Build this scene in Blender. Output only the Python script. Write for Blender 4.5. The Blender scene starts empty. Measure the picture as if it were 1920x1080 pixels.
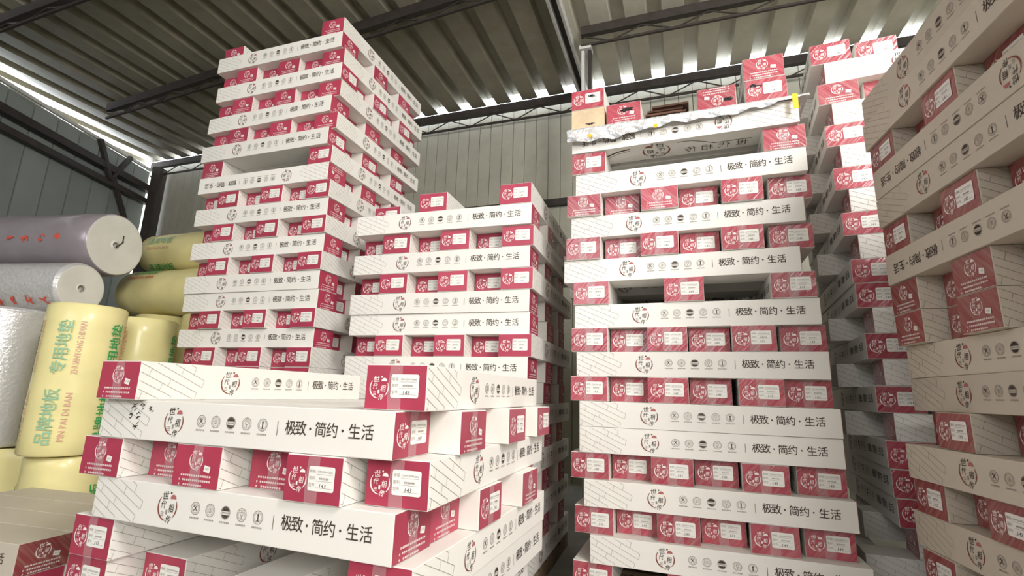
import bpy, bmesh, math, random
from mathutils import Matrix, Vector
random.seed(7)
PI = math.pi
sc = bpy.context.scene
COL = sc.collection
CAM_H = 1.10                      # camera height above the floor

# ------------------------------------------------------------------ camera
PITCH, ROLL = 0.21065, 0.02927
cam = bpy.data.objects.new('camera', bpy.data.cameras.new('camera'))
COL.objects.link(cam)
fw = Vector((0, math.cos(PITCH), math.sin(PITCH)))
up0 = Vector((0, -math.sin(PITCH), math.cos(PITCH)))
X0 = Vector((1, 0, 0))
rt = X0*math.cos(ROLL) + up0*math.sin(ROLL)
up = -X0*math.sin(ROLL) + up0*math.cos(ROLL)
cam.matrix_world = Matrix(((rt.x, up.x, -fw.x, 0), (rt.y, up.y, -fw.y, 0), (rt.z, up.z, -fw.z, CAM_H), (0, 0, 0, 1)))
cam.data.sensor_width = 36
cam.data.lens = 925.5/1920*36
cam.data.clip_start = 0.02
sc.camera = cam

# ------------------------------------------------------------------ world, lights, exposure
w = bpy.data.worlds.new('world'); sc.world = w; w.use_nodes = True
bg = w.node_tree.nodes['Background']
bg.inputs[0].default_value = (0.86, 0.93, 1.0, 1); bg.inputs[1].default_value = 11.0
sc.view_settings.view_transform = 'Standard'
sc.view_settings.look = 'None'
sc.view_settings.gamma = 1.0
sc.view_settings.exposure = 0.12
sc.view_settings.use_curve_mapping = False

BE = -0.33                        # the hall's axes are turned against the camera
BX = Vector((math.cos(BE), math.sin(BE), 0)); BY = Vector((-math.sin(BE), math.cos(BE), 0))
def uv(u, v, z=0.0):              # hall coordinates (across, deep, height over the floor)
    return BX*u + BY*v + Vector((0, 0, z))

def area(name, loc, target, sx, sy, power, col):
    l = bpy.data.lights.new(name, 'AREA'); l.shape = 'RECTANGLE'; l.size = sx; l.size_y = sy
    l.energy = power; l.color = col
    o = bpy.data.objects.new(name, l); COL.objects.link(o)
    o.location = loc
    o.rotation_euler = (Vector(target)-Vector(loc)).to_track_quat('-Z', 'Y').to_euler()
    return o
area('daylight_from_gate', uv(-2.6, -4.2, 3.6), uv(-0.6, 4, 1.9), 4.0, 2.4, 120, (0.98, 0.985, 1.0))
area('daylight_from_side_gate', uv(3.9, -4.0, 3.2), uv(0.8, 3.5, 4.6), 2.6, 2.4, 360, (1.0, 0.98, 0.94))
area('roof_skylight', uv(3.0, -0.6, 5.38), uv(0.2, 2.6, 1.6), 1.2, 3.2, 500, (1.0, 0.985, 0.96))

# ------------------------------------------------------------------ materials
MATS = {}
def mat(name, col, rough=0.6, metal=0.0, spec=0.4, var=0.0, noise=0.0, nscale=8.0, bump=0.0, bscale=30.0,
        stretch=None, coat=0.0, alpha=1.0, trans=0.0, dirt=None, dirt_amt=0.0):
    if name in MATS: return MATS[name]
    m = bpy.data.materials.new(name); m.use_nodes = True
    nt = m.node_tree; N = nt.nodes; Lk = nt.links
    b = N['Principled BSDF']
    b.inputs['Base Color'].default_value = (*col, 1)
    b.inputs['Roughness'].default_value = rough
    b.inputs['Metallic'].default_value = metal
    b.inputs['Specular IOR Level'].default_value = spec
    b.inputs['Coat Weight'].default_value = coat
    b.inputs['Coat Roughness'].default_value = 0.12
    b.inputs['Alpha'].default_value = alpha
    b.inputs['Transmission Weight'].default_value = trans
    src = None
    tc = N.new('ShaderNodeTexCoord')
    mp = N.new('ShaderNodeMapping'); Lk.new(tc.outputs['Object'], mp.inputs[0])
    if stretch:
        mp.vector_type = 'TEXTURE'; mp.inputs['Scale'].default_value = stretch[0]; mp.inputs['Rotation'].default_value = stretch[1]
    oi = N.new('ShaderNodeObjectInfo')
    ad = N.new('ShaderNodeVectorMath'); ad.operation = 'ADD'
    sc_ = N.new('ShaderNodeVectorMath'); sc_.operation = 'SCALE'; sc_.inputs['Scale'].default_value = 7.0
    Lk.new(oi.outputs['Location'], sc_.inputs[0]); Lk.new(mp.outputs[0], ad.inputs[0]); Lk.new(sc_.outputs[0], ad.inputs[1])
    if var or noise or dirt_amt:
        hsv = N.new('ShaderNodeHueSaturation'); hsv.inputs['Color'].default_value = (*col, 1)
        mr = N.new('ShaderNodeMapRange'); Lk.new(oi.outputs['Random'], mr.inputs[0])
        mr.inputs[3].default_value = 1-var; mr.inputs[4].default_value = 1+var
        if noise:
            nz = N.new('ShaderNodeTexNoise'); nz.inputs['Scale'].default_value = nscale; nz.inputs['Detail'].default_value = 4
            Lk.new(ad.outputs[0], nz.inputs['Vector'])
            m2 = N.new('ShaderNodeMapRange'); Lk.new(nz.outputs[0], m2.inputs[0])
            m2.inputs[1].default_value = 0.3; m2.inputs[2].default_value = 0.7
            m2.inputs[3].default_value = 1-noise; m2.inputs[4].default_value = 1+noise
            mu = N.new('ShaderNodeMath'); mu.operation = 'MULTIPLY'
            Lk.new(mr.outputs[0], mu.inputs[0]); Lk.new(m2.outputs[0], mu.inputs[1]); Lk.new(mu.outputs[0], hsv.inputs['Value'])
        else:
            Lk.new(mr.outputs[0], hsv.inputs['Value'])
        src = hsv.outputs[0]
        if dirt_amt:
            n3 = N.new('ShaderNodeTexNoise'); n3.inputs['Scale'].default_value = 5.0; n3.inputs['Detail'].default_value = 7
            n3.inputs['Roughness'].default_value = 0.65
            Lk.new(ad.outputs[0], n3.inputs['Vector'])
            m3 = N.new('ShaderNodeMapRange'); Lk.new(n3.outputs[0], m3.inputs[0])
            m3.inputs[1].default_value = 0.42; m3.inputs[2].default_value = 0.72; m3.inputs[4].default_value = dirt_amt
            mx = N.new('ShaderNodeMix'); mx.data_type = 'RGBA'
            Lk.new(m3.outputs[0], mx.inputs[0]); Lk.new(src, mx.inputs[6]); mx.inputs[7].default_value = (*dirt, 1)
            src = mx.outputs[2]
        Lk.new(src, b.inputs['Base Color'])
    if bump:
        nb = N.new('ShaderNodeTexNoise'); nb.inputs['Scale'].default_value = bscale; nb.inputs['Detail'].default_value = 3
        Lk.new(ad.outputs[0], nb.inputs['Vector'])
        bp = N.new('ShaderNodeBump'); bp.inputs['Strength'].default_value = bump; bp.inputs['Distance'].default_value = 0.01
        Lk.new(nb.outputs[0], bp.inputs['Height']); Lk.new(bp.outputs[0], b.inputs['Normal'])
        if coat: Lk.new(bp.outputs[0], b.inputs['Coat Normal'])
    MATS[name] = m
    return m

STREAK = ((.1, .07, 1.1), (0.75, 0.0, 0.0))
M_WHITE = mat('white_card', (0.80, 0.775, 0.73), 0.5, var=0.05, noise=0.04, nscale=5, dirt=(0.55, 0.50, 0.42), dirt_amt=0.16)
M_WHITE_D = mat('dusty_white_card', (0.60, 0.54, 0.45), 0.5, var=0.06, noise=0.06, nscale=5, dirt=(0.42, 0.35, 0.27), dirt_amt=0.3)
M_KRAFT = mat('kraft_card', (0.62, 0.47, 0.31), 0.7, noise=0.12, nscale=14, bump=0.2)
M_RED = mat('crimson_print', (0.40, 0.045, 0.085), 0.36, var=0.12, noise=0.08, nscale=6, bump=0.06, bscale=22)
M_RED_F = mat('film_wrapped_crimson', (0.38, 0.04, 0.07), 0.34, var=0.16, noise=0.10, nscale=2, coat=0.9,
              bump=0.6, bscale=3.0, stretch=STREAK, dirt=(0.50, 0.30, 0.28), dirt_amt=0.45)
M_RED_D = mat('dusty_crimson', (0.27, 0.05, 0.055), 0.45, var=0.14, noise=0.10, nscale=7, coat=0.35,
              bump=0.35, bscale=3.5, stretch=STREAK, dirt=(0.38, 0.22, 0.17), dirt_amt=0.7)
M_INK = mat('brown_ink', (0.055, 0.038, 0.028), 0.6)
M_GREY = mat('grey_ink', (0.30, 0.27, 0.235), 0.6)
M_LINE = mat('plank_line_ink', (0.26, 0.235, 0.20), 0.6)
M_RUST = mat('rust_ink', (0.22, 0.055, 0.04), 0.6)
M_PINK = mat('rose_ink', (0.42, 0.13, 0.13), 0.6)
M_WPRINT = mat('white_print', (0.88, 0.80, 0.78), 0.5)
M_PAPER = mat('paper_sticker', (0.84, 0.82, 0.78), 0.45)
M_TAPE = mat('clear_tape', (0.80, 0.70, 0.70), 0.22, alpha=0.20, spec=0.6, bump=0.4, bscale=14)
M_PEN = mat('black_pen', (0.02, 0.02, 0.022), 0.5)
M_WOOD = mat('pallet_wood', (0.20, 0.14, 0.085), 0.75, noise=0.2, nscale=12)
M_DARKWOOD = mat('dark_plank', (0.10, 0.045, 0.028), 0.45, var=0.25, noise=0.2, nscale=20)
M_FOIL = mat('silver_foil', (0.80, 0.80, 0.82), 0.34, metal=0.55, bump=0.7, bscale=38)
M_YTAPE = mat('yellow_tape', (0.85, 0.50, 0.03), 0.35)
M_YELLOW = mat('yellow_foam', (0.87, 0.78, 0.38), 0.40, noise=0.06, nscale=5, bump=0.12, bscale=9, coat=0.25)
M_YFILM = mat('film_over_yellow_foam', (0.80, 0.72, 0.50), 0.30, noise=0.08, nscale=5, bump=0.25, bscale=7, coat=0.5)
M_GREEN = mat('green_lettering', (0.05, 0.42, 0.13), 0.4)
M_GPALE = mat('pale_green_lettering', (0.33, 0.55, 0.36), 0.4)
M_REDL = mat('red_lettering', (0.72, 0.10, 0.06), 0.4)
M_RPALE = mat('pale_red_lettering', (0.72, 0.42, 0.30), 0.4)
M_BUBBLE = mat('silver_bubble_wrap', (0.72, 0.71, 0.71), 0.30, metal=0.35, bump=0.5, bscale=40)
M_PURPLE = mat('greyish_film_roll', (0.34, 0.30, 0.33), 0.28, metal=0.2, noise=0.1, nscale=3, bump=0.3, bscale=6, coat=0.4)
M_ROLLEND = mat('white_foam_end', (0.80, 0.78, 0.72), 0.5, noise=0.05, nscale=6)
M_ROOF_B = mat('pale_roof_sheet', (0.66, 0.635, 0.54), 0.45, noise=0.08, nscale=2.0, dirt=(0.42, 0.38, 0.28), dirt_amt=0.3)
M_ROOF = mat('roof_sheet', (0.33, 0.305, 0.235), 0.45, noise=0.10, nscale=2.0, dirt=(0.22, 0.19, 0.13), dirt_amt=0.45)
M_PANEL = mat('wall_panel_paint', (0.42, 0.405, 0.335), 0.5, var=0.05, noise=0.07, nscale=2, dirt=(0.28, 0.25, 0.19), dirt_amt=0.35)
M_PANEL_G = mat('grey_green_wall_paint', (0.30, 0.33, 0.31), 0.5, var=0.05, noise=0.07, nscale=2)
M_STEEL = mat('dark_steel', (0.045, 0.036, 0.032), 0.55, noise=0.2, nscale=9)
M_PALE = mat('pale_steel', (0.62, 0.61, 0.60), 0.5, noise=0.08)
M_FLOOR = mat('concrete', (0.30, 0.29, 0.27), 0.8, noise=0.15, nscale=3)

# ------------------------------------------------------------------ mesh helpers
class MB:
    def __init__(s): s.v = []; s.f = []; s.m = []; s.mats = []
    def mi(s, m):
        if m not in s.mats: s.mats.append(m)
        return s.mats.index(m)
    def add(s, vs, fs, m):
        o = len(s.v); k = s.mi(m)
        s.v += [tuple(p) for p in vs]; s.f += [tuple(i+o for i in f) for f in fs]; s.m += [k]*len(fs)
    def box(s, a, b, m):
        x0, y0, z0 = a; x1, y1, z1 = b
        s.add([(x0,y0,z0),(x1,y0,z0),(x1,y1,z0),(x0,y1,z0),(x0,y0,z1),(x1,y0,z1),(x1,y1,z1),(x0,y1,z1)],
              [(0,3,2,1),(4,5,6,7),(0,1,5,4),(1,2,6,5),(2,3,7,6),(3,0,4,7)], m)
    def beam(s, p, q, wd, ht, m, upv=(0, 0, 1)):
        p = Vector(p); q = Vector(q); d = (q-p).normalized()
        sd = d.cross(Vector(upv))
        if sd.length < 1e-4: sd = d.cross(Vector((1, 0, 0)))
        sd.normalize(); un = sd.cross(d)
        c = []
        for e in (p, q):
            for a, b in ((-1,-1),(1,-1),(1,1),(-1,1)): c.append(e+sd*a*wd/2+un*b*ht/2)
        s.add(c, [(0,1,2,3),(7,6,5,4),(0,4,5,1),(1,5,6,2),(2,6,7,3),(3,7,4,0)], m)
    def mesh(s, name, smooth=False):
        me = bpy.data.meshes.new(name); me.from_pydata(s.v, [], s.f)
        for m in s.mats: me.materials.append(m)
        me.polygons.foreach_set('material_index', s.m)
        if smooth: me.polygons.foreach_set('use_smooth', [True]*len(s.f))
        me.update()
        return me

def obj(name, me, parent=None, loc=None, rot=None):
    o = bpy.data.objects.new(name, me); COL.objects.link(o)
    if parent: o.parent = parent
    if loc is not None: o.location = loc
    if rot is not None: o.rotation_euler = rot
    if parent and name in ('side_print', 'lettering', 'base_print', 'handwriting', 'pen_mark'): o['kind'] = 'stuff'   # flat print
    return o
def tag(o, label, cat, group=None):
    o['label'] = label; o['category'] = cat
    if group: o['group'] = group
    return o

_tx = {}
def text(s, size, off=-0.004):                # flat triangles of a line of lettering, centred on the origin
    key = (s, size, off)
    if key in _tx: return _tx[key]
    c = bpy.data.curves.new('lettering', 'FONT'); c.body = s; c.size = size; c.align_x = 'CENTER'; c.align_y = 'CENTER'
    c.resolution_u = 1; c.offset = off*size
    o = bpy.data.objects.new('lettering', c); COL.objects.link(o)
    dg = bpy.context.evaluated_depsgraph_get()
    me = bpy.data.meshes.new_from_object(o.evaluated_get(dg))
    r = ([(v.co.x, v.co.y) for v in me.vertices], [tuple(p.vertices) for p in me.polygons])
    bpy.data.objects.remove(o); bpy.data.curves.remove(c); bpy.data.meshes.remove(me)
    _tx[key] = r
    return r

class Flat:                       # 2D print: polygons in a face's own plane
    def __init__(s): s.items = []
    def poly(s, pts, m): s.items.append((list(pts), [tuple(range(len(pts)))], m))
    def rect(s, x0, y0, x1, y1, m): s.poly([(x0,y0),(x1,y0),(x1,y1),(x0,y1)], m)
    def line(s, a, b, t, m):
        d = Vector((b[0]-a[0], b[1]-a[1])); n = Vector((-d.y, d.x)).normalized()*t/2
        s.poly([(a[0]+n.x,a[1]+n.y),(b[0]+n.x,b[1]+n.y),(b[0]-n.x,b[1]-n.y),(a[0]-n.x,a[1]-n.y)], m)
    def stroke(s, pts, t, m):
        for a, b in zip(pts, pts[1:]): s.line(a, b, t, m)
    def arc(s, cx, cy, r, a0, a1, t0, t1, m, n=14, sy=1.0):
        V = []; F = []
        for i in range(n+1):
            k = i/n; a = math.radians(a0+(a1-a0)*k)
            t = t0+(t1-t0)*math.sin(PI*k)
            V += [(cx+(r-t/2)*math.cos(a), cy+sy*(r-t/2)*math.sin(a)), (cx+(r+t/2)*math.cos(a), cy+sy*(r+t/2)*math.sin(a))]
            if i: j = 2*i; F.append((j-2, j-1, j+1, j))
        s.items.append((V, F, m))
    def disc(s, cx, cy, r, m, n=14, a0=0, a1=360):
        s.poly([(cx+r*math.cos(math.radians(a0+(a1-a0)*i/n)), cy+r*math.sin(math.radians(a0+(a1-a0)*i/n))) for i in range(n + (a1-a0 < 360))], m)
    def text(s, st, cx, cy, size, m, sx=1.0, shear=0.0, rot=0.0, off=-.004):
        V, F = text(st, size, off); c, q = math.cos(rot), math.sin(rot)
        P = [(x*sx+y*shear, y) for x, y in V]
        s.items.append(([(cx+c*x-q*y, cy+q*x+c*y) for x, y in P], F, m))
    def to(s, mb, fn, lift=0.0):
        k = 0
        mats = {}
        for V, F, m in s.items:
            mb.add([fn(x, y, lift) for x, y in V], F, m)
        return mb

L, W, HP = 1.23, 0.205, 0.1337    # carton length, width, and the pitch of a layer
H = HP-0.0012; LB = L-0.002; WB = W-0.0015

def logo(fl, cx, cy, R, ink, ring, fan, seal):
    fl.arc(cx, cy, R, 140, 268, R*.05, R*.14, ring)
    fl.arc(cx, cy, R, -48, 28, R*.04, R*.13, ring)
    fl.text('世', cx-R*.34, cy+R*.74, R*.66, ink, 1.15, .15, .12, off=.007)
    fl.text('代', cx-R*.46, cy+R*.08, R*.62, ink, .85, .15, -.1, off=.007)
    fl.text('相', cx+R*.44, cy-R*.12, R*.68, ink, .85, .12, off=.007)
    fl.text('传', cx+R*.26, cy-R*.94, R*.64, ink, .85, .15, -.1, off=.007)
    fl.disc(cx+R*.52, cy+R*.60, R*.32, fan, 8, 0, 180)
    fl.disc(cx+R*.24, cy+R*1.02, R*.10, ink, 6)
    fl.rect(cx-R*.13, cy-R*.55, cx+R*.06, cy-R*.22, seal)
    for i in range(3): fl.rect(cx-R*.62, cy-R*(.40+.13*i), cx-R*.30, cy-R*(.45+.13*i), seal)

def dashes(fl, cx, cy, wd, h, n, m):     # a line of tiny illegible characters
    p = wd/n
    for i in range(n):
        x = cx-wd/2+p*i
        fl.rect(x+p*.12, cy-h/2, x+p*.42, cy+h/2, m)
        fl.rect(x+p*.42, cy-h*.1, x+p*.85, cy+h*.15, m)
        fl.rect(x+p*.6, cy-h/2, x+p*.75, cy+h*.5, m)

def side_print():
    fl = Flat(); z = H/2
    sl = -0.45                                           # plank drawing, lines falling to the right
    def clip(a, b):
        (x0, y0), (x1, y1) = a, b
        lo, hi = 0.004, H-0.003
        if y0 > hi and y1 > hi or y0 < lo and y1 < lo: return None
        def at(y): return x0+(x1-x0)*(y-y0)/(y1-y0)
        P = [(x0, y0), (x1, y1)]
        out = []
        for (x, y) in P:
            if y > hi: x, y = at(hi), hi
            if y < lo: x, y = at(lo), lo
            out.append((x, y))
        return out
    yl = lambda i, x: H-.006-.029*(i-3)+sl*x
    for i, xe in enumerate((.209, .250, .243, .224, .217, .125, .118, .06)):
        c = clip((0.004, yl(i, .004)), (xe, yl(i, xe)))
        if c: fl.line(c[0], c[1], 0.0012, M_LINE)
    for i, x in ((0, .209), (1, .159), (1, .250), (3, .040), (3, .115), (3, .224), (4, .086), (5, .125), (6, .020)):
        c = clip((x, yl(i, x)), (x-.007, yl(i+1, x-.007)))
        if c: fl.line(c[0], c[1], 0.0012, M_LINE)
    logo(fl, .300*L, z, .042, M_INK, M_RUST, M_PINK, M_GREY)
    for i, fx in enumerate((.402, .454, .507, .561, .614)):
        x = fx*L; y = z+.008; r = .0185
        fl.arc(x, y, r, 0, 360, .0022, .0022, M_GREY, 16); fl.arc(x, y, r*.72, 0, 360, .0014, .0014, M_GREY, 14)
        if i == 0:
            fl.line((x-.007, y-.008), (x+.006, y+.008), .0028, M_INK); fl.line((x+.007, y-.008), (x-.006, y+.008), .0028, M_INK)
            fl.line((x-.009, y+.004), (x, y+.009), .002, M_INK)
        elif i == 1:
            fl.arc(x, y, .007, 0, 360, .0014, .0014, M_GREY, 10); fl.rect(x-.002, y-.006, x+.002, y+.004, M_GREY)
        elif i == 2:
            fl.disc(x, y, r*.9, M_INK, 12, 15, 165); fl.disc(x, y, r*.9, M_INK, 12, 205, 335)
            fl.rect(x-.012, y-.002, x+.012, y+.001, M_GREY)
        elif i == 3:
            fl.arc(x, y+.003, .006, 0, 360, .002, .002, M_GREY, 10); fl.line((x, y-.004), (x, y-.011), .003, M_GREY)
        else:
            fl.rect(x-.002, y-.010, x+.002, y+.008, M_INK); fl.disc(x, y+.007, .0035, M_INK, 8); fl.rect(x-.005, y-.011, x+.005, y-.009, M_INK)
        dashes(fl, x, z-.0205, .040, .0055, 6, M_GREY)
    fl.rect(.662*L, z-.020, .6635*L, z+.022, M_INK)
    for i, ch in enumerate('极致·简约·生活'):
        cx = (.695+.26*(.035, .155, .265, .385, .515, .63, .76, .90)[i])*L
        fl.text(ch, cx, z+.002, .046 if ch != '·' else .07, M_INK, .95, off=.006)
    return fl
def handwriting():
    fl = Flat(); r = random.Random(5)
    for (cx, cy, s) in ((.165, .108, .030), (.205, .110, .026), (.250, .108, .032), (.160, .078, .026), (.195, .080, .026), (.190, .045, .034)):
        for _ in range(5):
            a = r.uniform(-.5, .9); l = s*r.uniform(.4, .8); x = cx+r.uniform(-.3, .3)*s; y = cy+r.uniform(-.35, .35)*s
            fl.line((x-l*.4*math.cos(a), y-l*.4*math.sin(a)), (x+l*.4*math.cos(a), y+l*.4*math.sin(a)), .0024, M_PEN)
    return fl
def base_print():
    fl = Flat(); w2 = W/2
    logo(fl, .60*L, w2, .075, M_INK, M_RUST, M_RUST, M_GREY)
    for i, ch in enumerate('世代相传'): fl.text(ch, (.22+.075*i)*L, .055, .07, M_INK)
    fl.stroke([(.18*L, .10), (.34*L, .10), (.38*L, .13), (.44*L, .165), (.50*L, .165)], .006, M_INK)
    fl.stroke([(.72*L, .165), (.78*L, .15), (.85*L, .10), (.97*L, .05)], .012, M_INK)
    fl.stroke([(.72*L, .145), (.78*L, .125), (.85*L, .07), (.97*L, .02)], .004, M_INK)
    return fl
def end_label_print():
    fl = Flat(); logo(fl, .048, H/2-.002, .031, M_WPRINT, M_WPRINT, M_WPRINT, M_WPRINT); return fl
def end_text_print():
    fl = Flat(); logo(fl, .098, H*.64, .028, M_WPRINT, M_WPRINT, M_WPRINT, M_WPRINT)
    for i, (x, wd) in enumerate(((.105, .135), (.110, .125), (.095, .085))): dashes(fl, x, H*.285-.0145*i, wd, .0065, 14 if i < 2 else 9, M_WPRINT)
    for i in range(2): dashes(fl, .036, H*.285-.0145*(i+1), .007, .0065, 1, M_WPRINT)
    return fl
def scribble(cx, cy, wd, h, t, seed):
    fl = Flat(); r = random.Random(seed); p = (cx-wd/2, cy)
    for i in range(16):
        q = (cx+r.uniform(-.5, .5)*wd, cy+r.uniform(-.5, .5)*h); fl.line(p, q, t, M_PEN); p = q
    return fl

F_front = lambda x, y, e: (x-L/2, -WB/2-e, y)                 # the long face towards -y
F_back = lambda x, y, e: (L/2-x, WB/2+e, y)
F_near = lambda x, y, e: (-LB/2-e, W/2-x, y)                  # the end at -x, carries the paper label
F_far = lambda x, y, e: (LB/2+e, x-W/2, y)
F_base = lambda x, y, e: (L/2-x, y-W/2, -e)

def carton_body(name, white, seed):
    r = random.Random(seed); bm = bmesh.new()
    bmesh.ops.create_cube(bm, size=1)
    for v in bm.verts: v.co = Vector((v.co.x*LB, v.co.y*WB, (v.co.z+.5)*H))
    bmesh.ops.bevel(bm, geom=list(bm.edges), offset=0.0028, segments=2, profile=.6, affect='EDGES')
    for v in bm.verts:                                        # corners a little crushed
        k = r.random()
        v.co += Vector((-math.copysign(r.uniform(0, .0012), v.co.x), -math.copysign(r.uniform(0, .0008), v.co.y), 0))
    me = bpy.data.meshes.new(name); bm.to_mesh(me); bm.free()
    me.materials.append(white)
    return me

def end_mesh(name, fn, fl, red, extra=True):
    mb = MB(); e = .0009; g = .0026
    mb.add([fn(g, g, e), fn(W-g, g, e), fn(W-g, H-g, e), fn(g, H-g, e), fn(g, g, .0001), fn(W-g, g, .0001), fn(W-g, H-g, .0001), fn(g, H-g, .0001)],
           [(0,1,2,3),(0,4,5,1),(1,5,6,2),(2,6,7,3),(3,7,4,0)], red)
    fl.to(mb, fn, e+.0005)
    return mb.mesh(name)
def rounded(x0, y0, x1, y1, r, n=3):
    P = []
    for cx, cy, a in ((x1-r, y1-r, 0), (x0+r, y1-r, 90), (x0+r, y0+r, 180), (x1-r, y0+r, 270)):
        for i in range(n+1):
            t = math.radians(a+90*i/n); P.append((cx+r*math.cos(t), cy+r*math.sin(t)))
    return P
def paper_label(fn):
    fl = Flat(); x0, y0, x1, y1 = .088, .036, .180, .104
    fl.poly(rounded(x0, y0, x1, y1, .006), M_PAPER)
    f2 = Flat()
    for i, s in enumerate(('规格:', '面积:', '型号:')):
        y = .089-.0185*i
        f2.text(s, x0+.015, y, .011, M_GREY)
        f2.rect(x0+.028, y-.007, x1-.006, y-.0062, M_GREY)
    f2.text('1200×200×12mm', x0+.058, .0895, .0088, M_INK, .85)
    dashes(f2, x0+.056, .071, .034, .006, 6, M_GREY)
    f2.text('143', x0+.052, .0505, .016, M_PEN, 1.1, .15)
    mb = MB(); fl.to(mb, fn, .0024); f2.to(mb, fn, .0029)
    return mb.mesh('paper_label')
def small_sticker(fn):
    a = Flat(); a.poly([(.137, .054), (.163, .049), (.166, .068), (.140, .073)], M_PAPER)
    b = Flat(); b.text('143', .1515, .061, .012, M_GREY)
    mb = MB(); a.to(mb, fn, .0024); b.to(mb, fn, .0029)
    return mb.mesh('small_sticker')
def tape_mesh(fn):
    mb = MB(); a, b = .080, .124
    P = [fn(a+.004, -.0006, -.03), fn(b+.004, -.0006, -.03), fn(a, -.0006, .0020), fn(b, -.0006, .0020), fn(a-.003, H*.5, .0021), fn(b-.001, H*.5, .0021), fn(a+.003, H+.0004, .0020), fn(b, H+.0004, .0020), fn(a+.003, H+.0004, -.03), fn(b, H+.0004, -.03)]
    mb.add(P, [(2,3,5,4),(4,5,7,6)], M_TAPE)
    return mb.mesh('clear_tape')

SP, ELP, ETP = side_print(), end_label_print(), end_text_print()
PF = SP.to(MB(), F_front, .0007).mesh('side_print'); PB = SP.to(MB(), F_back, .0007).mesh('side_print')
PL_N = paper_label(F_near); ST_F = small_sticker(F_far); TP_N = tape_mesh(F_near); TP_F = tape_mesh(F_far)
KIND = {}
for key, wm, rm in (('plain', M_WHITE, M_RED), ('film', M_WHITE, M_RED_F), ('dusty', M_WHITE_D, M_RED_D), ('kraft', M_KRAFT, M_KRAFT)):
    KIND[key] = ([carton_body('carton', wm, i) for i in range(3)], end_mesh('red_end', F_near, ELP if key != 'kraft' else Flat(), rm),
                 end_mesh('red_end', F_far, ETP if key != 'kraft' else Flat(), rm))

ORD = ('zeroth first second third fourth fifth sixth seventh eighth ninth tenth eleventh twelfth thirteenth fourteenth fifteenth sixteenth '
       'seventeenth eighteenth nineteenth twentieth twenty-first twenty-second twenty-third twenty-fourth twenty-fifth twenty-sixth twenty-seventh twenty-eighth twenty-ninth thirtieth').split()

class Stack:
    def __init__(s, o, yaw, z0, name, group, kind):
        s.o = Vector((o[0], o[1], 0)); s.yaw = yaw; s.z0 = z0+CAM_H; s.name = name; s.group = group; s.kind = kind
        s.items = []
    def put(s, u, v, k, orient, label, dy=0.0, flip=False, end='label', kind=None, sides='fn', tape=False, z=None):
        """orient 'side': long face to the front, its left front corner at (u, v); 'end': short end to the front, same corner"""
        yaw = s.yaw+dy
        e = Vector((math.cos(yaw), math.sin(yaw), 0)); n = Vector((-math.sin(yaw), math.cos(yaw), 0))
        base = s.o+Vector((math.cos(s.yaw), math.sin(s.yaw), 0))*u+Vector((-math.sin(s.yaw), math.cos(s.yaw), 0))*v
        zz = s.z0+k*HP if z is None else z
        if orient == 'side':
            c = base+e*L/2+n*W/2; rz = yaw if end == 'text' else yaw+PI          # which end shows on the right
        else:
            c = base+e*W/2+n*L/2; rz = yaw+PI/2 if end == 'label' else yaw-PI/2
        kd = KIND[kind or s.kind]
        o = obj('flooring_carton', random.choice(kd[0]), None, (c.x, c.y, zz+(H if flip else 0)), (PI if flip else 0, 0, rz))
        tag(o, label, 'carton', s.group)
        if orient == 'side':
            front_is_F = (end == 'text') != flip
            show_F = front_is_F; show_B = not front_is_F
            near = end != 'text'; far = not near                                 # the visible end is the right one
            if 'L' in sides: near = far = True
            if 'x' in sides: show_F = show_B = False
        else:
            near = end == 'label'; far = not near
            show_F = show_B = True
            if 'x' in sides: show_F = show_B = False
        if kind != 'kraft':
            if show_F: obj('side_print', PF, o)
            if show_B: obj('side_print', PB, o)
        if near:
            obj('red_end', kd[1], o)
            if kind != 'kraft': obj('paper_label', PL_N, o)
            if tape: obj('clear_tape', TP_N, o)
        if far:
            obj('red_end', kd[2], o)
            if kind != 'kraft': obj('small_sticker', ST_F, o)
            if tape: obj('clear_tape', TP_F, o)
        return o

def end_label(i, row, st): return 'flooring carton, red end outward, %s from left, %s row down the %s' % (ORD[i], ORD[row], st)
def side_label(i, row, st):
    if i == 1: return 'flooring carton, long white side outward, %s row down the %s' % (ORD[row], st)
    return 'flooring carton lying crosswise, %s from front in %s row down the %s' % (ORD[i], ORD[row], st)
R = random.Random(3)
def jit(a): return R.uniform(-a, a)

def end_row(st, k, row, us, vs, kinds=None, ends=None, jitter=.0008, **kw):
    us = list(us); last = None
    for i, u in enumerate(us):                                       # neighbours never share a place
        if u is None: last = None; continue
        if last is not None and u < last+.2085: us[i] = last+.2085
        last = us[i]
    for i, u in enumerate(us):
        if u is None: continue
        st.put(u+jit(jitter), vs[i]+jit(jitter), k, 'end', end_label(i+1, row, st.name), dy=jit(.0015),
               end=(ends[i] if ends else 'label'), **kw)
def side_row(st, k, row, front, slots, ends, flip=False, rear='x', **kw):
    """front: (du, dv, dyaw) of the box at the face; slots: list of (u, v) behind it"""
    st.put(front[0], front[1], k, 'side', side_label(1, row, st.name), dy=front[2], flip=flip, end=ends[0], **kw)
    for i, (u, v) in enumerate(slots):
        if u is None: continue
        st.put(u, v+front[1]+.003*(i+1), k, 'side', side_label(i+2, row, st.name), dy=front[2], end=ends[(i+1) % len(ends)], **dict(kw, sides=rear))
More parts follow.
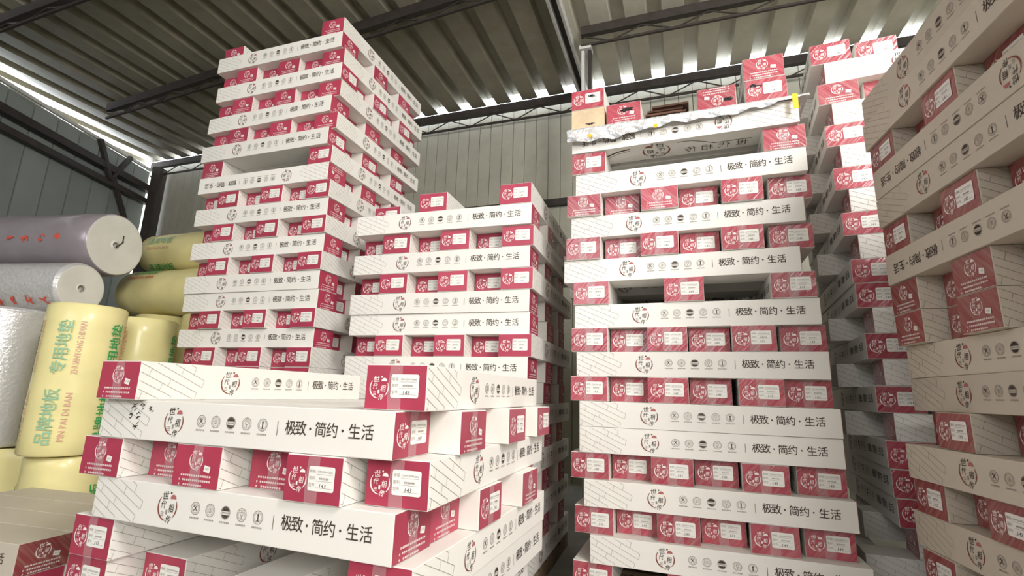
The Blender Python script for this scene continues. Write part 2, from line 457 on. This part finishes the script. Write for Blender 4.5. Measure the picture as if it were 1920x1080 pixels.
def pallet(st, z0, z1, label, n=7):
    o = obj('pallet', None, None, (st.o.x, st.o.y, z0), (0, 0, st.yaw)); tag(o, label, 'pallet', 'pallets under the stacks')
    h = z1-z0-.0015
    for i in range(n):
        mb = MB(); mb.box((.0, .02+i*.18, h-.02), (1.23, .02+i*.18+.11, h), M_WOOD); obj('deck_board', mb.mesh('deck_board'), o)
    for x in (.0, .565, 1.13):
        mb = MB(); mb.box((x, .02, 0), (x+.1, .13+.18*(n-1), h-.02), M_WOOD); obj('bearer', mb.mesh('bearer'), o)
def crib(st, k_hi, k_lo, nm):      # layers that the frame cuts off or other stacks cover: just what carries the rest
    for k in range(k_hi, k_lo-1, -1):
        for i, a in enumerate((0.0, 1.02)):
            lab = 'flooring carton at the %s, in layer %d from the floor of the %s' % (('front', 'rear')[i] if k % 2 == 0 else ('left', 'right')[i], k-k_lo+1, nm)
            lab = lab.replace('layer %d' % (k-k_lo+1), '%s layer' % ORD[k-k_lo+1])
            if k % 2 == 0: st.put(0, a, k, 'side', lab)
            else: st.put(a, 0, k, 'end', lab)

# ------------------------------------------------------------------ the hall
ZR = 4.36+CAM_H
def hall():
    mb = MB(); P = [uv(-12, -5, 0), uv(6, -5, 0), uv(6, 8, 0), uv(-12, 8, 0)]
    mb.add([p for p in P]+[p-Vector((0, 0, .15)) for p in P], [(0,1,2,3),(7,6,5,4),(0,4,5,1),(1,5,6,2),(2,6,7,3),(3,7,4,0)], M_FLOOR)
    f = obj('floor', mb.mesh('floor')); f['kind'] = 'structure'
    # corrugated roof: flat pans with raised ribs running towards the back wall
    def roof(name, u0, u1, ribs, rm=M_ROOF):
        prof = []; u = u0
        for c in sorted(ribs):
            prof += [(c-.088, 0), (c-.066, .12), (c+.066, .12), (c+.088, 0)]
        prof = [(u0, 0)]+prof+[(u1, 0)]
        V = []; Fc = []
        for (a, h) in prof:
            for v in (-5.0, 6.40): V.append(uv(a, v, ZR+h))
        n = len(prof)
        for (a, h) in prof:
            for v in (-5.0, 6.40): V.append(uv(a, v, ZR+h+.004))
        for i in range(n-1):
            Fc.append((2*i, 2*i+1, 2*i+3, 2*i+2)); j = 2*n; Fc.append((j+2*i+2, j+2*i+3, j+2*i+1, j+2*i))
        mb = MB(); mb.add(V, Fc, rm)
        o = obj(name, mb.mesh(name)); o['kind'] = 'structure'
        return o
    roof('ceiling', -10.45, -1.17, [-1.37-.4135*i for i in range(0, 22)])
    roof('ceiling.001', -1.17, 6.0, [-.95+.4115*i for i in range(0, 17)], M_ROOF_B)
    # back wall of narrow upright panels
    wb = obj('wall_back', None, None, (0, 0, 0)); wb['kind'] = 'structure'
    mb = MB(); 
    a, b = uv(-10.3, 6.60), uv(6, 6.60)
    mb.beam(a+Vector((0, 0, (ZR+.0)/2)), b+Vector((0, 0, ZR/2)), .02, ZR-.004, M_STEEL)
    obj('wall_back_sheet', mb.mesh('wall_back_sheet'), wb)
    mb = MB(); mb.box((-.089, -.012, 0), (.089, .012, ZR-.006), M_PANEL); pm = mb.mesh('panel')
    bmp = MB(); bmp.box((-.070, -.020, 0), (.02, .012, ZR-.006), M_PANEL)
    u = -10.2
    while u < 5.9:
        obj('panel', pm, wb, uv(u, 6.565), (0, 0, BE)); u += .186
    def sheet(name, a, b, z0, z1, m):
        mb = MB(); mb.beam(a+Vector((0, 0, (z0+z1)/2)), b+Vector((0, 0, (z0+z1)/2)), .04, z1-z0, m); o = obj(name, mb.mesh(name)); o['kind'] = 'structure'
    sheet('wall_right', uv(5.9, -5), uv(5.9, 6.6), 0, ZR, M_PANEL)
    sheet('wall_front', uv(-9.2, -4.98), uv(5.9, -4.98), 0, ZR, M_PANEL)
    # left wall, turned a little against the roof
    p0 = uv(-9.05, 3.45); p1 = uv(-10.02, 6.45); d = (p1-p0).normalized(); n = Vector((d.y, -d.x, 0)); p0 = p0-d*9.0
    wl = obj('wall_left', None, None, (0, 0, 0)); wl['kind'] = 'structure'
    top = 4.17+CAM_H
    mb = MB(); mb.beam(p0-n*.05+Vector((0, 0, top/2)), p1-n*.05+Vector((0, 0, top/2)), .02, top, M_STEEL); obj('wall_left_sheet', mb.mesh('wall_left_sheet'), wl)
    mb = MB(); mb.box((-.19, -.015, 0), (.19, .015, top), M_PANEL_G); pl = mb.mesh('panel')
    rz = math.atan2(d.y, d.x); s = .2; ln = (p1-p0).length
    while s < ln:
        q = p0+d*s-n*.025; obj('panel', pl, wl, q, (0, 0, rz)); s += .405
    Z = Vector((0, 0, 1))
    def trim(name, p, q, wd, ht, m=M_STEEL):
        mb = MB(); mb.beam(p, q, wd, ht, m); o = obj(name, mb.mesh(name)); o['kind'] = 'structure'; return o
    # girts and braces of the left wall
    a = p0+d*7.0; b = p1
    trim('trim_1', a+n*.10+Z*(3.76+CAM_H), b+n*.10+Z*(3.76+CAM_H), .14, .12)
    trim('trim_2', a+n*.10+Z*(3.50+CAM_H), b+n*.10+Z*(3.50+CAM_H), .10, .10)
    trim('trim_3', a+n*.02+Z*(4.20+CAM_H), b+n*.02+Z*(4.20+CAM_H), .05, .05, M_PALE)
    c = p0+d*11.15
    trim('trim_4', c+n*.10+Z*(3.70+CAM_H), c+d*1.0+n*.10+Z*(2.2+CAM_H), .07, .07)
    trim('trim_5', p0+d*10.75+n*.14+Z*(4.15+CAM_H), p0+d*11.1+n*.14+Z*(3.55+CAM_H), .07, .07)
    trim('trim_6', p0+d*11.45+n*.14+Z*(4.15+CAM_H), p0+d*11.1+n*.14+Z*(3.55+CAM_H), .07, .07)
    trim('trim_7', uv(-9.72, 6.42, 0), uv(-9.72, 6.42, 4.2+CAM_H), .20, .16)       # corner post
    trim('trim_8', uv(-10, 6.50, 2.70+CAM_H), uv(5, 6.50, 2.70+CAM_H), .06, .10)    # girt on the back wall
    # lattice purlins
    def truss(ua, va, ub, vb_, label, z, depth=.26, step=.36, top=.12):
        A = uv(ua, va, z); B = uv(ub, vb_, z); dd = (B-A).normalized(); ll = (B-A).length
        o = obj('roof_truss', None, None, A); tag(o, label, 'truss', 'lattice purlins under the roof')
        def prt(nm, p, q, wd, ht):
            mb = MB(); mb.beam(p-A, q-A, wd, ht, M_STEEL); obj(nm, mb.mesh(nm), o)
        prt('top_chord', A-Z*top/2, B-Z*top/2, .07, top)
        prt('bottom_chord', A-Z*depth, B-Z*depth, .028, .028)
        k = 0; n_ = int(ll/step)
        for k in range(n_):
            za, zb = (top, depth) if k % 2 == 0 else (depth, top)
            prt('web_rod', A+dd*(step*k)-Z*za, A+dd*(step*(k+1))-Z*zb, .013, .013)
    truss(-10.0, 6.44, 4.6, 6.44, 'dark lattice truss along the top of the back wall', ZR, depth=.28, step=.37)
    truss(-.98, 5.17, 4.4, 5.17, 'dark lattice truss crossing the lighter roof bay', ZR, depth=.24, step=.36, top=.11)
    truss(-8.55, 4.68, -1.30, 4.15, 'dark lattice truss crossing the whole darker roof bay', ZR, depth=.24, step=.40, top=.13)
    truss(-8.4, 2.95, -1.30, 2.80, 'dark lattice truss over the roll piles, cut by frame corner', ZR, depth=.22, step=.4, top=.13)
    # valley between the two roof bays, with its post
    o = obj('valley_gutter', None, None, uv(-1.17, 0, ZR)); tag(o, 'pale folded gutter hanging between the darker and lighter roof bays', 'gutter')
    mb = MB(); mb.beam(uv(-.06, -4.5, -.05), uv(-.06, 6.4, -.05), .03, .16, M_PALE); obj('gutter_side', mb.mesh('gutter_side'), o)
    mb = MB(); mb.beam(uv(.05, -4.5, -.06), uv(.05, 6.4, -.06), .03, .12, M_PALE); obj('gutter_side', mb.mesh('gutter_side'), o)
    mb = MB(); mb.beam(uv(0, -4.5, -.02), uv(0, 6.4, -.02), .1, .02, M_STEEL); obj('gutter_floor', mb.mesh('gutter_floor'), o)
    o = obj('steel_post', None, None, uv(-.93, 5.25, 0)); tag(o, 'pale steel post standing behind the foil-topped stack', 'post')
    for dx, m in ((-.035, M_PALE), (.045, M_STEEL)):
        mb = MB(); p = uv(dx, 0, 0); mb.beam(p, p+Z*(4.10+CAM_H), .035, .10, m, upv=BY); obj('post_flange', mb.mesh('post_flange'), o)
    mb = MB(); mb.beam(uv(-.07, -.02, 4.10+CAM_H), uv(.07, -.02, 4.10+CAM_H), .14, .05, M_PALE); obj('bracket', mb.mesh('bracket'), o)
hall()

# ------------------------------------------------------------------ carton stacks
RP = [0.11, 0.0]*3
U6 = [.2088*i for i in range(6)]
# the tallest stack
A = Stack((-2.508, 3.692), -.319, .266, 'tallest stack', 'cartons of the tallest stack', 'plain')
fa = {17: (.001, -.024, -.001), 15: (.022, -.009, -.007), 13: (-.031, .007, -.027), 11: (-.02, -.017, -.011), 9: (-.007, -.007, .003),
      7: (.011, -.008, .018), 5: (.009, .01, .008), 3: (.005, .003, .01), 2: (.008, .017, .004), 0: (.001, .029, .003)}
for k in range(18, -3, -1):
    row = 19-k
    if k in fa:
        f = fa[k]
        off = [-.09, 0, -.09, 0, -.09]
        side_row(A, k, row, f, [(f[0]+off[i]+jit(.012) if (k > 7 or i in (0, 1, 4)) else None, W*(i+1)) for i in range(5)], ['label' if k in (15, 11) else 'text', 'label'], flip=(k == 9))
    elif k == 18:
        end_row(A, k, row, [-.01, None, None, None, None, 1.02], [.03]+[0]*4+[-.015], ends=['text']*6)
    elif k == 10:
        end_row(A, k, row, [.0, None, None, None, None, 1.03], [.0]*6, ends=['text']*5+['label'])
    else:
        tx = k >= 11; rc = .055 if k > 11 else .075 if k == 8 else .10
        end_row(A, k, row, U6, [rc, 0.0]*3, ends=['text' if tx else 'label']*6)
crib(A, -3, -9, A.name)
pallet(A, 0, A.z0-9*HP, 'wooden pallet under the tallest stack')
# the middle stack
B = Stack((-1.068, 3.222), -.306, .075, 'middle stack', 'cartons of the middle stack', 'plain')
fb = {7: (.006, -.022, .003), 5: (-.002, 0, -.002), 3: (-.002, 0, .006), 2: (-.001, .016, 0), 0: (-.001, .006, -.007), -1: (0, 0, 0), -3: (0, 0, 0), -5: (.0, 0, 0), -7: (0, 0, 0)}
for k in range(8, -9, -1):
    row = 9-k
    if k in fb:
        f = fb[k]; off = [-.09, .0, -.10, .0, -.09]
        slots = [(f[0]+off[i]+jit(.01) if i in (1, 3, 4) else None, W*(i+1)) for i in range(5)]
        side_row(B, k, row, f, slots, ['text', 'label'])
    elif k == 8:
        end_row(B, k, row, [.02, None, .455, None, None, 1.03], [.16, 0, .0, 0, 0, -.02])
    elif k >= 0:
        end_row(B, k, row, U6, RP)
    else:
        end_row(B, k, row, [None]*4+[.82, 1.025], RP)
        B.put(0, 0, k, 'end', 'flooring carton at the hidden left edge, %s row down the middle stack' % ORD[row])
pallet(B, 0, B.z0-8*HP, 'wooden pallet under the middle stack')
# the front corner stack
C = Stack((-1.46, 1.856), -.354, -.459, 'front corner stack', 'cartons of the front corner stack', 'plain')
C.put(.004, -.046, 3, 'end', end_label(1, 1, C.name), end='text', tape=True)
C.put(1.083, .036, 3, 'end', end_label(2, 1, C.name), dy=.038, tape=True)
c1 = C.put(-.01, -.007, 2, 'side', 'flooring carton with black handwriting on its long white side, front corner stack', dy=.004, end='label', tape=True)
hw = handwriting().to(MB(), F_back, .0012).mesh('handwriting'); obj('handwriting', hw, c1)
for i, (u, v) in enumerate(((.09, .212), (-.02, .417), (.10, .622), (-.03, .827), (.09, 1.032))):
    C.put(u, v, 2, 'side', side_label(i+2, 2, C.name), dy=.004, end='text' if i == 0 else 'label', tape=(i < 2), sides='x')
end_row(C, 1, 3, [-.087, .15, .385, .625, .862], [0, .085, .0, .085, -.01], ends=['text', 'text', 'text', 'text', 'label'], tape=True)
C.put(1.104, .049, 1, 'end', end_label(6, 3, C.name), dy=.031, tape=True)
side_row(C, 0, 4, (.01, .007, -.004), [(.0, .213), (.075, .418), (-.02, .623), (.09, .828), (.0, 1.033)], ['text', 'text', 'label'], tape=True, sides='fn')
C.put(-.08, .015, -1, 'end', end_label(1, 5, C.name), tape=True)
C.put(1.09, .02, -1, 'end', end_label(2, 5, C.name), tape=True)
C.put(-.10, .03, -2, 'end', end_label(1, 6, C.name), tape=True)
C.put(.125, .145, -2, 'end', end_label(2, 6, C.name))
C.put(.60, .10, -2, 'end', end_label(3, 6, C.name))
C.put(1.085, .02, -2, 'end', end_label(4, 6, C.name))
crib(C, -3, -4, C.name)
pallet(C, 0, C.z0-4*HP, 'wooden pallet under the front corner stack')
# the foil-topped stack
D = Stack((.373, 2.785), -.353, -.829, 'foil-topped stack', 'cartons of the foil-topped stack', 'film')
fd = {15: (-.01, .009, -.007), 13: (-.04, .021, -.007), 11: (-.081, .019, -.012), 9: (-.015, .011, .003), 7: (-.003, .004, -.002),
      5: (.017, -.013, 0), 4: (.017, -.012, .009), 2: (.042, -.019, .012), 0: (.074, -.021, .003)}
ud = {16: [-.03, None, None, None, None, 1.02], 14: [-.06, .155, .37, .58, .80, 1.035], 12: [-.065, .155, .355, .575, .785, 1.02],
      10: [-.02, None, .48, None, None, 1.00], 8: [-.03, .15, .375, .585, .805, 1.03], 6: [-.035, .15, .375, .58, .82, 1.03],
      3: [-.03, .16, .375, .59, .81, 1.05], 1: [-.01, .18, .395, .605, .83, 1.06], -1: [-.02, None, .45, None, None, 1.0]}
for k in range(17, -2, -1):
    row = 20-k
    if k == 17:
        o = D.put(-.03, -.01, k, 'side', 'flooring carton lying upside down under the silver foil, foil-topped stack', dy=-.012, flip=True, end='text')
        mb = MB(); base_print().to(mb, lambda x, y, e: (L/2-x, y-W/2, H+e), .0008); obj('base_print', mb.mesh('base_print'), o)
        D.put(.0, .24, k, 'side', side_label(2, row, D.name)); D.put(.0, 1.02, k, 'side', side_label(3, row, D.name))
    elif k in fd:
        f = fd[k]
        side_row(D, k, row, f, [(f[0]-.045-R.random()*.03, .44), (f[0], 1.02)], ['text', 'label'], rear='f')
    else:
        vs = [.0, .07, .0, .07, .0, .05] if k not in (16, 10) else [0]*6
        end_row(D, k, row, ud[k], vs, ends=(['text', 'text', 'text', 'label', 'label', 'label'] if k == 14 else ['label']*5+['text'] if k == 16 else ['label']*6), tape=True)
pallet(D, 0, D.z0-1*HP, 'wooden pallet under the foil-topped stack')
zt = 18
k0 = D.put(-.03, -.02, zt, 'end', 'plain brown kraft carton on the silver foil', kind='kraft', z=D.z0+18*HP+.018)
mb = MB(); scribble(.12, .03, .06, .015, .003, 3).to(mb, F_near, .0018); obj('pen_mark', mb.mesh('pen_mark'), k0)
a = D.put(-.03, -.02, zt+1, 'end', 'flooring carton standing on the brown kraft carton', z=D.z0+19*HP+.018)
mb = MB(); scribble(.13, .085, .05, .02, .003, 9).to(mb, F_near, .0034); obj('pen_mark', mb.mesh('pen_mark'), a)
a = D.put(.185, -.02, zt, 'end', 'flooring carton with black pen blot beside the brown kraft carton', dy=.0, end='text', z=D.z0+18*HP+.018)
mb = MB(); scribble(.125, .085, .08, .025, .005, 4).to(mb, F_far, .0034); obj('pen_mark', mb.mesh('pen_mark'), a)
a = D.put(.70, -.02, zt, 'end', 'flooring carton upside down on the foil beside the dark planks', dy=-.02, end='text', flip=True, z=D.z0+18*HP+.018)
mb = MB(); scribble(.045, .085, .05, .03, .005, 6).to(mb, F_far, .0034); obj('pen_mark', mb.mesh('pen_mark'), a)
a = D.put(.95, -.03, zt, 'end', 'flooring carton with pen mark, lower of the pair on the foil', dy=-.01, z=D.z0+18*HP+.018)
mb = MB(); scribble(.055, .095, .06, .02, .004, 8).to(mb, F_near, .0034); obj('pen_mark', mb.mesh('pen_mark'), a)
D.put(.945, -.03, zt+1, 'end', 'flooring carton, upper of the pair on the foil', dy=-.015, end='text', z=D.z0+19*HP+.018)
def on_stack(st, u, v): return st.o+Vector((math.cos(st.yaw), math.sin(st.yaw), 0))*u+Vector((-math.sin(st.yaw), math.cos(st.yaw), 0))*v
for i, (u, v, dy) in enumerate(((.42, .02, .0), (.415, -.03, .01), (.44, .0, -.01), (.425, -.02, .02), (.455, -.04, .0))):
    mb = MB(); mb.box((0, 0, 0), (.20, 1.2, .012), M_DARKWOOD)
    p = on_stack(D, u, v)
    o = obj('floor_plank', mb.mesh('floor_plank'), None, (p.x, p.y, D.z0+18*HP+.018+.0128*i), (0, 0, D.yaw+dy))
    tag(o, 'dark brown floor plank on the silver foil, %s from bottom of five' % ORD[i+1], 'plank', 'dark floor planks on the foil')
def foil():
    nx = 110; r = random.Random(11); V = []; F = []
    S = [i*.0085 for i in range(17)]+[.16+.1*i for i in range(12)]; ny = len(S)-1
    for s in S:
        for i in range(nx+1):
            u = -.05+1.30*i/nx
            drop = .085+.010*math.sin(u*9)-.062*max(0, u-.25)+.005*math.sin(u*31)
            a, b = r.random()-.5, r.random()-.5
            if s < drop: v, z = -.052-.010*math.sin(u*47+s*60)*(drop-s)/drop+a*.004, .012-(drop-s)+b*.002
            else: v, z = -.050+(s-drop), .010+abs(a)*.009
            V.append((u+b*.003, v, z))
    for j in range(ny):
        for i in range(nx):
            a = j*(nx+1)+i; F.append((a, a+1, a+nx+2, a+nx+1))
    # finer rows at the hanging edge
    V2 = []
    for (u, v, z) in V: V2.append((u, v, z))
    mb = MB(); mb.add(V2, F, M_FOIL); me = mb.mesh('foil', True)
    p = on_stack(D, 0, 0)
    o = obj('foil_sheet', me, None, (p.x, p.y, D.z0+18*HP-.003), (0, 0, D.yaw))
    tag(o, 'crinkled silver foil sheet draped over the carton stack top', 'foil')
    for i, (u, z0_, z1_) in enumerate(((1.165, -.075, .0),)):
        m2 = MB(); m2.box((u, -.068, z0_), (u+.026, -.064, z1_+.01), M_YTAPE); obj('yellow_tape', m2.mesh('yellow_tape'), o)
    for u in (.08, .46):
        m2 = MB(); m2.box((u, -.070, -.066), (u+.022, -.067, -.046), M_YTAPE); obj('yellow_tape', m2.mesh('yellow_tape'), o)
foil()
# the stack in the dark aisle behind it
E = Stack((1.75, 2.6), -.42, -.040, 'dark aisle stack', 'cartons of the dark aisle stack', 'film')
red = [16, 14, 12, 10, 8, 6, 5, 3, 1, -1, -2, -3]
wht = [15, 13, 11, 9, 7, 4, 2, 0, -4]
lay = sorted(red+wht, reverse=True)
for k1 in lay:
    row = lay.index(k1)+1; k = k1-1; sh = (16-k1)*.008
    if k1 in red:
        end_row(E, k, row, [sh, sh+.24, None, sh+1.02], [0, .06, 0, 0], ends=['text' if k1 == 14 else 'label']*4)
    else:
        side_row(E, k, row, (sh+.055, .0, 0), [(sh-.09, .36), (sh, 1.02)], ['label'], sides='fnL', rear='f')
crib(E, -6, -7, E.name)
pallet(E, 0, E.z0-7*HP, 'wooden pallet under the dark aisle stack')
# the dusty stack close by
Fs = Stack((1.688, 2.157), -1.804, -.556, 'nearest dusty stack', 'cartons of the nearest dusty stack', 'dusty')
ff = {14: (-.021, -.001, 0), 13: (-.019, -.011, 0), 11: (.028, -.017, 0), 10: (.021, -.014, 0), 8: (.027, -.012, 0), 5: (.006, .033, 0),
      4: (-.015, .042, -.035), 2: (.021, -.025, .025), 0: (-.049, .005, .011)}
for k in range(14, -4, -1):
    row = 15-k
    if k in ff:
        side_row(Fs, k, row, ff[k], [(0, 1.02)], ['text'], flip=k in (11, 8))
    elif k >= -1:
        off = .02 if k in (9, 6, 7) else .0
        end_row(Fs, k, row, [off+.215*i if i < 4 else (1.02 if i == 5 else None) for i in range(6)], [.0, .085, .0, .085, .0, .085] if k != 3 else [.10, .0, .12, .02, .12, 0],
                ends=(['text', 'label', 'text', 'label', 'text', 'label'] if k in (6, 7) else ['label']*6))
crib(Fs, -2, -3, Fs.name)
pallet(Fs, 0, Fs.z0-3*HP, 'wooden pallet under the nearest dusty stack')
# low stack at the left edge
G = Stack((-3.18, 2.51), -.25, .44-CAM_H-3*HP, 'low stack below the yellow rolls', 'cartons of the low stack below the yellow rolls', 'plain')
for k in (2, 1, 0):
    for i in range(4):
        G.put(.0+.01*(i % 2)+jit(.01), W*i*1.01, k, 'side', 'flooring carton, %s from front, %s layer of the low stack below yellow rolls' % (ORD[i+1], ('bottom', 'middle', 'top')[k]),
              end='text', kind='dusty' if k == 2 else None)
pallet(G, 0, G.z0, 'wooden pallet under the low stack below the yellow rolls', 5)

# ------------------------------------------------------------------ foam rolls
def roll_mesh(r, ln, m_side, m_end, ridges=0, n=48, hole=.03, lip=.015, seed=1):
    """axis along +z, standing on z = 0"""
    rr = random.Random(seed); mb = MB()
    rings = [(0, r-lip), (lip, r)]
    if ridges:
        for i in range(1, ridges): rings.append((lip+(ln-2*lip)*i/ridges, r+(.0055 if i % 2 else -.0055)))
    else:
        for i in range(1, 8): rings.append((lip+(ln-2*lip)*i/8, r+rr.uniform(-.004, .003)))
    rings += [(ln-lip, r), (ln, r-lip)]
    ph = [rr.uniform(0, 6) for _ in range(3)]
    V = []
    for (z, q) in rings:
        for i in range(n):
            a = 2*PI*i/n; qq = q*(1+.008*math.sin(2*a+ph[0])+.006*math.sin(3*a+ph[1]+z*4))
            V.append((qq*math.cos(a), qq*math.sin(a), z))
    F = [(j*n+i, j*n+(i+1) % n, (j+1)*n+(i+1) % n, (j+1)*n+i) for j in range(len(rings)-1) for i in range(n)]
    mb.add(V, F, m_side)
    return mb.mesh('roll', True)
def roll_end(r, m_end, hole=.025, n=48):
    mb = MB(); V = []; F = []; k = 9
    for j in range(k+1):
        q = hole+(r-hole)*j/k; z = .010*math.cos(j*PI)*.25+.012*(1-j/k)*-1
        for i in range(n): a = 2*PI*i/n; V.append((q*math.cos(a), q*math.sin(a), z))
    for j in range(k):
        for i in range(n): F.append((j*n+i, j*n+(i+1) % n, (j+1)*n+(i+1) % n, (j+1)*n+i))
    c = len(V); V += [(hole*math.cos(2*PI*i/n), hole*math.sin(2*PI*i/n), -.08) for i in range(n)]
    F += [(i, (i+1) % n, c+(i+1) % n, c+i) for i in range(n)]+[tuple(range(c, c+n))]
    mb.add(V, F, m_end)
    return mb.mesh('roll_end', True)
def wrap(fl, r, name):             # lettering bent round the roll: x -> along the axis, y -> round it
    mb = MB()
    fl.to(mb, lambda x, y, e: ((r+e)*math.cos(y/r), -(r+e)*math.sin(y/r), x), .007)
    return mb.mesh(name)
def foam_letters(zs, cols):
    fl = Flat()
    for z, cn, py in zs:
        for y, gm, rm in cols:
            for i, ch in enumerate(cn): fl.text(ch, z-.135+.09*i, y, .092, gm, 1.0, off=.01)
            fl.text(py, z, y-.085, .048, rm, .72 if len(py) > 15 else .95, off=.01)
    return fl
def roll(name, label, cat, group, base, axis, r, ln, m_side, m_end, ridges=0, seed=1, spin=0.0, letters=None):
    q = Vector(axis).to_track_quat('Z', 'Y')
    o = obj(name, roll_mesh(r, ln, m_side, m_end, ridges, seed=seed), None, base)
    o.rotation_mode = 'QUATERNION'
    from mathutils import Quaternion
    o.rotation_quaternion = q @ Quaternion((0, 0, 1), spin)
    tag(o, label, cat, group)
    em = roll_end(r-.013, m_end)
    e = obj('roll_end', em, o, (0, 0, ln)); e2 = obj('roll_end', em, o, (0, 0, 0), (PI, 0, 0))
    if letters: obj('lettering', wrap(letters, r, 'lettering'), o)
    return o
PAIR = [(.70, '专用地垫', 'ZHUANYONG DIDIAN'), (.25, '品牌地板', 'PIN PAI DI BAN')]
COLS = [(-.62, M_GPALE, M_RPALE), (-.36, M_GPALE, M_RPALE), (-.08, M_GREEN, M_REDL), (.22, M_GPALE, M_RPALE), (.48, M_GREEN, M_REDL)]
GR = 'yellow foam rolls'
def yroll(label, base, axis, r, ln, seed, spin, cols=COLS, m=M_YELLOW):
    return roll('foam_roll', label, 'roll', GR, base, axis, r, ln, m, M_YELLOW, 0, seed, spin, foam_letters(PAIR if ln > .8 else PAIR[1:], cols))
Zu = (0, 0, 1)
VZ = .62                          # the lower tier of standing rolls ends here
VT = .525+CAM_H                   # and the upper tier here
VH = VT-VZ-.008
yroll('yellow foam roll with green lettering standing in front of the silver rolls', (-3.01, 3.50, VZ), Zu, .222, VH, 1, -.95)
yroll('yellow foam roll with green lettering standing against the tallest stack', (-3.10, 4.16, VZ), Zu, .25, VH, 2, -1.02)
yroll('yellow foam roll of the lower tier beneath the front standing roll', (-3.01, 3.57, .0), Zu, .225, VZ-.010, 3, -1.0, COLS)
yroll('yellow foam roll of the lower tier at the frame edge', (-3.62, 3.95, .0), Zu, .26, VZ-.010, 4, -1.0, COLS)
yroll('yellow foam roll of the lower tier beneath the roll against the tallest stack', (-3.10, 4.16, .0), Zu, .25, VZ-.010, 5, -.6, COLS)
roll('foil_bubble_roll', 'silver ribbed bubble foil roll standing at the frame edge', 'roll', 'silver foil rolls', (-3.86, 3.78, VZ), Zu, .285, VH, M_BUBBLE, M_ROLLEND, 70, 6)
def red_marks(z0, n, pitch, y, s, seed):
    fl = Flat(); r = random.Random(seed)
    for i in range(n):
        for _ in range(5):
            a = r.choice((0, 1.57, .7, -.7))+r.uniform(-.2, .2); l = s*r.uniform(.4, .9); x = z0+pitch*i+r.uniform(-.3, .3)*s; yy = y+r.uniform(-.3, .3)*s
            fl.line((x-l*.4*math.cos(a), yy-l*.4*math.sin(a)), (x+l*.4*math.cos(a), yy+l*.4*math.sin(a)), s*.16, M_REDL)
    return fl
ax = Vector((math.cos(-.33), math.sin(-.33), 0)); ax2 = Vector((math.cos(-.15), math.sin(-.15), 0))
# lying silver rolls: the right end faces the camera
def lying(label, end, r, ln, m, me, ridges, seed, marks, name='foil_bubble_roll', axis=ax2, grp='silver foil rolls'):
    end = Vector(end)
    return roll(name, label, 'roll', grp, end-axis*ln, axis, r, ln, m, me, ridges, seed, 0, marks)
r2 = lying('silver bubble foil roll lying under the big greyish roll', (-3.50, 3.95, VT+.212), .205, 1.6, M_BUBBLE, M_ROLLEND, 90, 7, red_marks(.5, 8, .14, .50, .08, 4))
r1 = lying('big greyish wrapped roll lying on top, white end showing', (-3.60, 4.32, 1.215+CAM_H), .285, 1.9, M_PURPLE, M_ROLLEND, 0, 8, red_marks(.5, 8, .16, .88, .08, 2))
mb = MB(); mb.beam((.0, -.02, .004), (.06, .05, .006), .006, .006, M_PEN); mb.beam((.05, .04, .006), (.05, .1, .006), .006, .006, M_PEN)
obj('core_tie', mb.mesh('core_tie'), r1, (0, 0, 1.9))
roll('foil_bubble_roll', 'silver bubble foil roll standing hidden behind, under the big greyish roll', 'roll', 'silver foil rolls', (-4.55, 4.68, .0), Zu, .26, VT-.01, M_BUBBLE, M_ROLLEND, 40, 16)
roll('foil_bubble_roll', 'silver bubble foil roll lying hidden behind the silver roll', 'roll', 'silver foil rolls', Vector((-4.30, 4.80, VT+.245))-ax2*1.2, ax2, .225, 1.2, M_BUBBLE, M_ROLLEND, 40, 17)
FL1 = foam_letters([(.30, '品牌地板', 'PIN PAI DI BAN')], [(.50, M_GREEN, M_REDL), (.80, M_GPALE, M_RPALE), (1.15, M_GPALE, M_RPALE)])
FL2 = foam_letters([(.30, '专用地垫', 'ZHUANYONG DIDIAN')], [(.20, M_GPALE, M_RPALE), (.95, M_GREEN, M_REDL)])
def hroll(label, end, r, ln, seed, fl):   # its left end shows
    roll('foam_roll', label, 'roll', GR, Vector(end), ax, r, ln, M_YELLOW, M_YELLOW, 0, seed, 0, fl)
hroll('yellow foam roll lying on its side, upper of two by the tallest stack', (-3.93, 5.30, 1.375+CAM_H), .225, 1.3, 9, FL1)
hroll('yellow foam roll lying on its side, lower of two by the tallest stack', (-3.93, 5.12, .905+CAM_H), .235, 1.3, 10, FL2)
hroll('pale yellow foam roll lying highest, mostly behind the tallest stack', (-3.95, 5.78, 1.50+CAM_H), .225, 1.3, 11, None)
for i, (x, y, t) in enumerate(((-3.55, 5.02, .905-.236), (-3.0, 4.90, .905-.236), (-3.55, 5.62, 1.50-.226), (-2.95, 5.48, 1.50-.226))):
    for j in range(2):
        h = (t+CAM_H)/2
        roll('foam_roll', 'yellow foam roll hidden behind the tallest stack, %s of pair %s' % (('lower', 'upper')[j], 'one two three four'.split()[i]), 'roll', GR, (x, y, h*j), Zu, .235, h-.010, M_YELLOW, M_YELLOW, 0, 30+i)

for o in list(COL.objects):
    if o.type == 'MESH' and o.data and o.name.startswith('wall'): o['kind'] = 'structure'
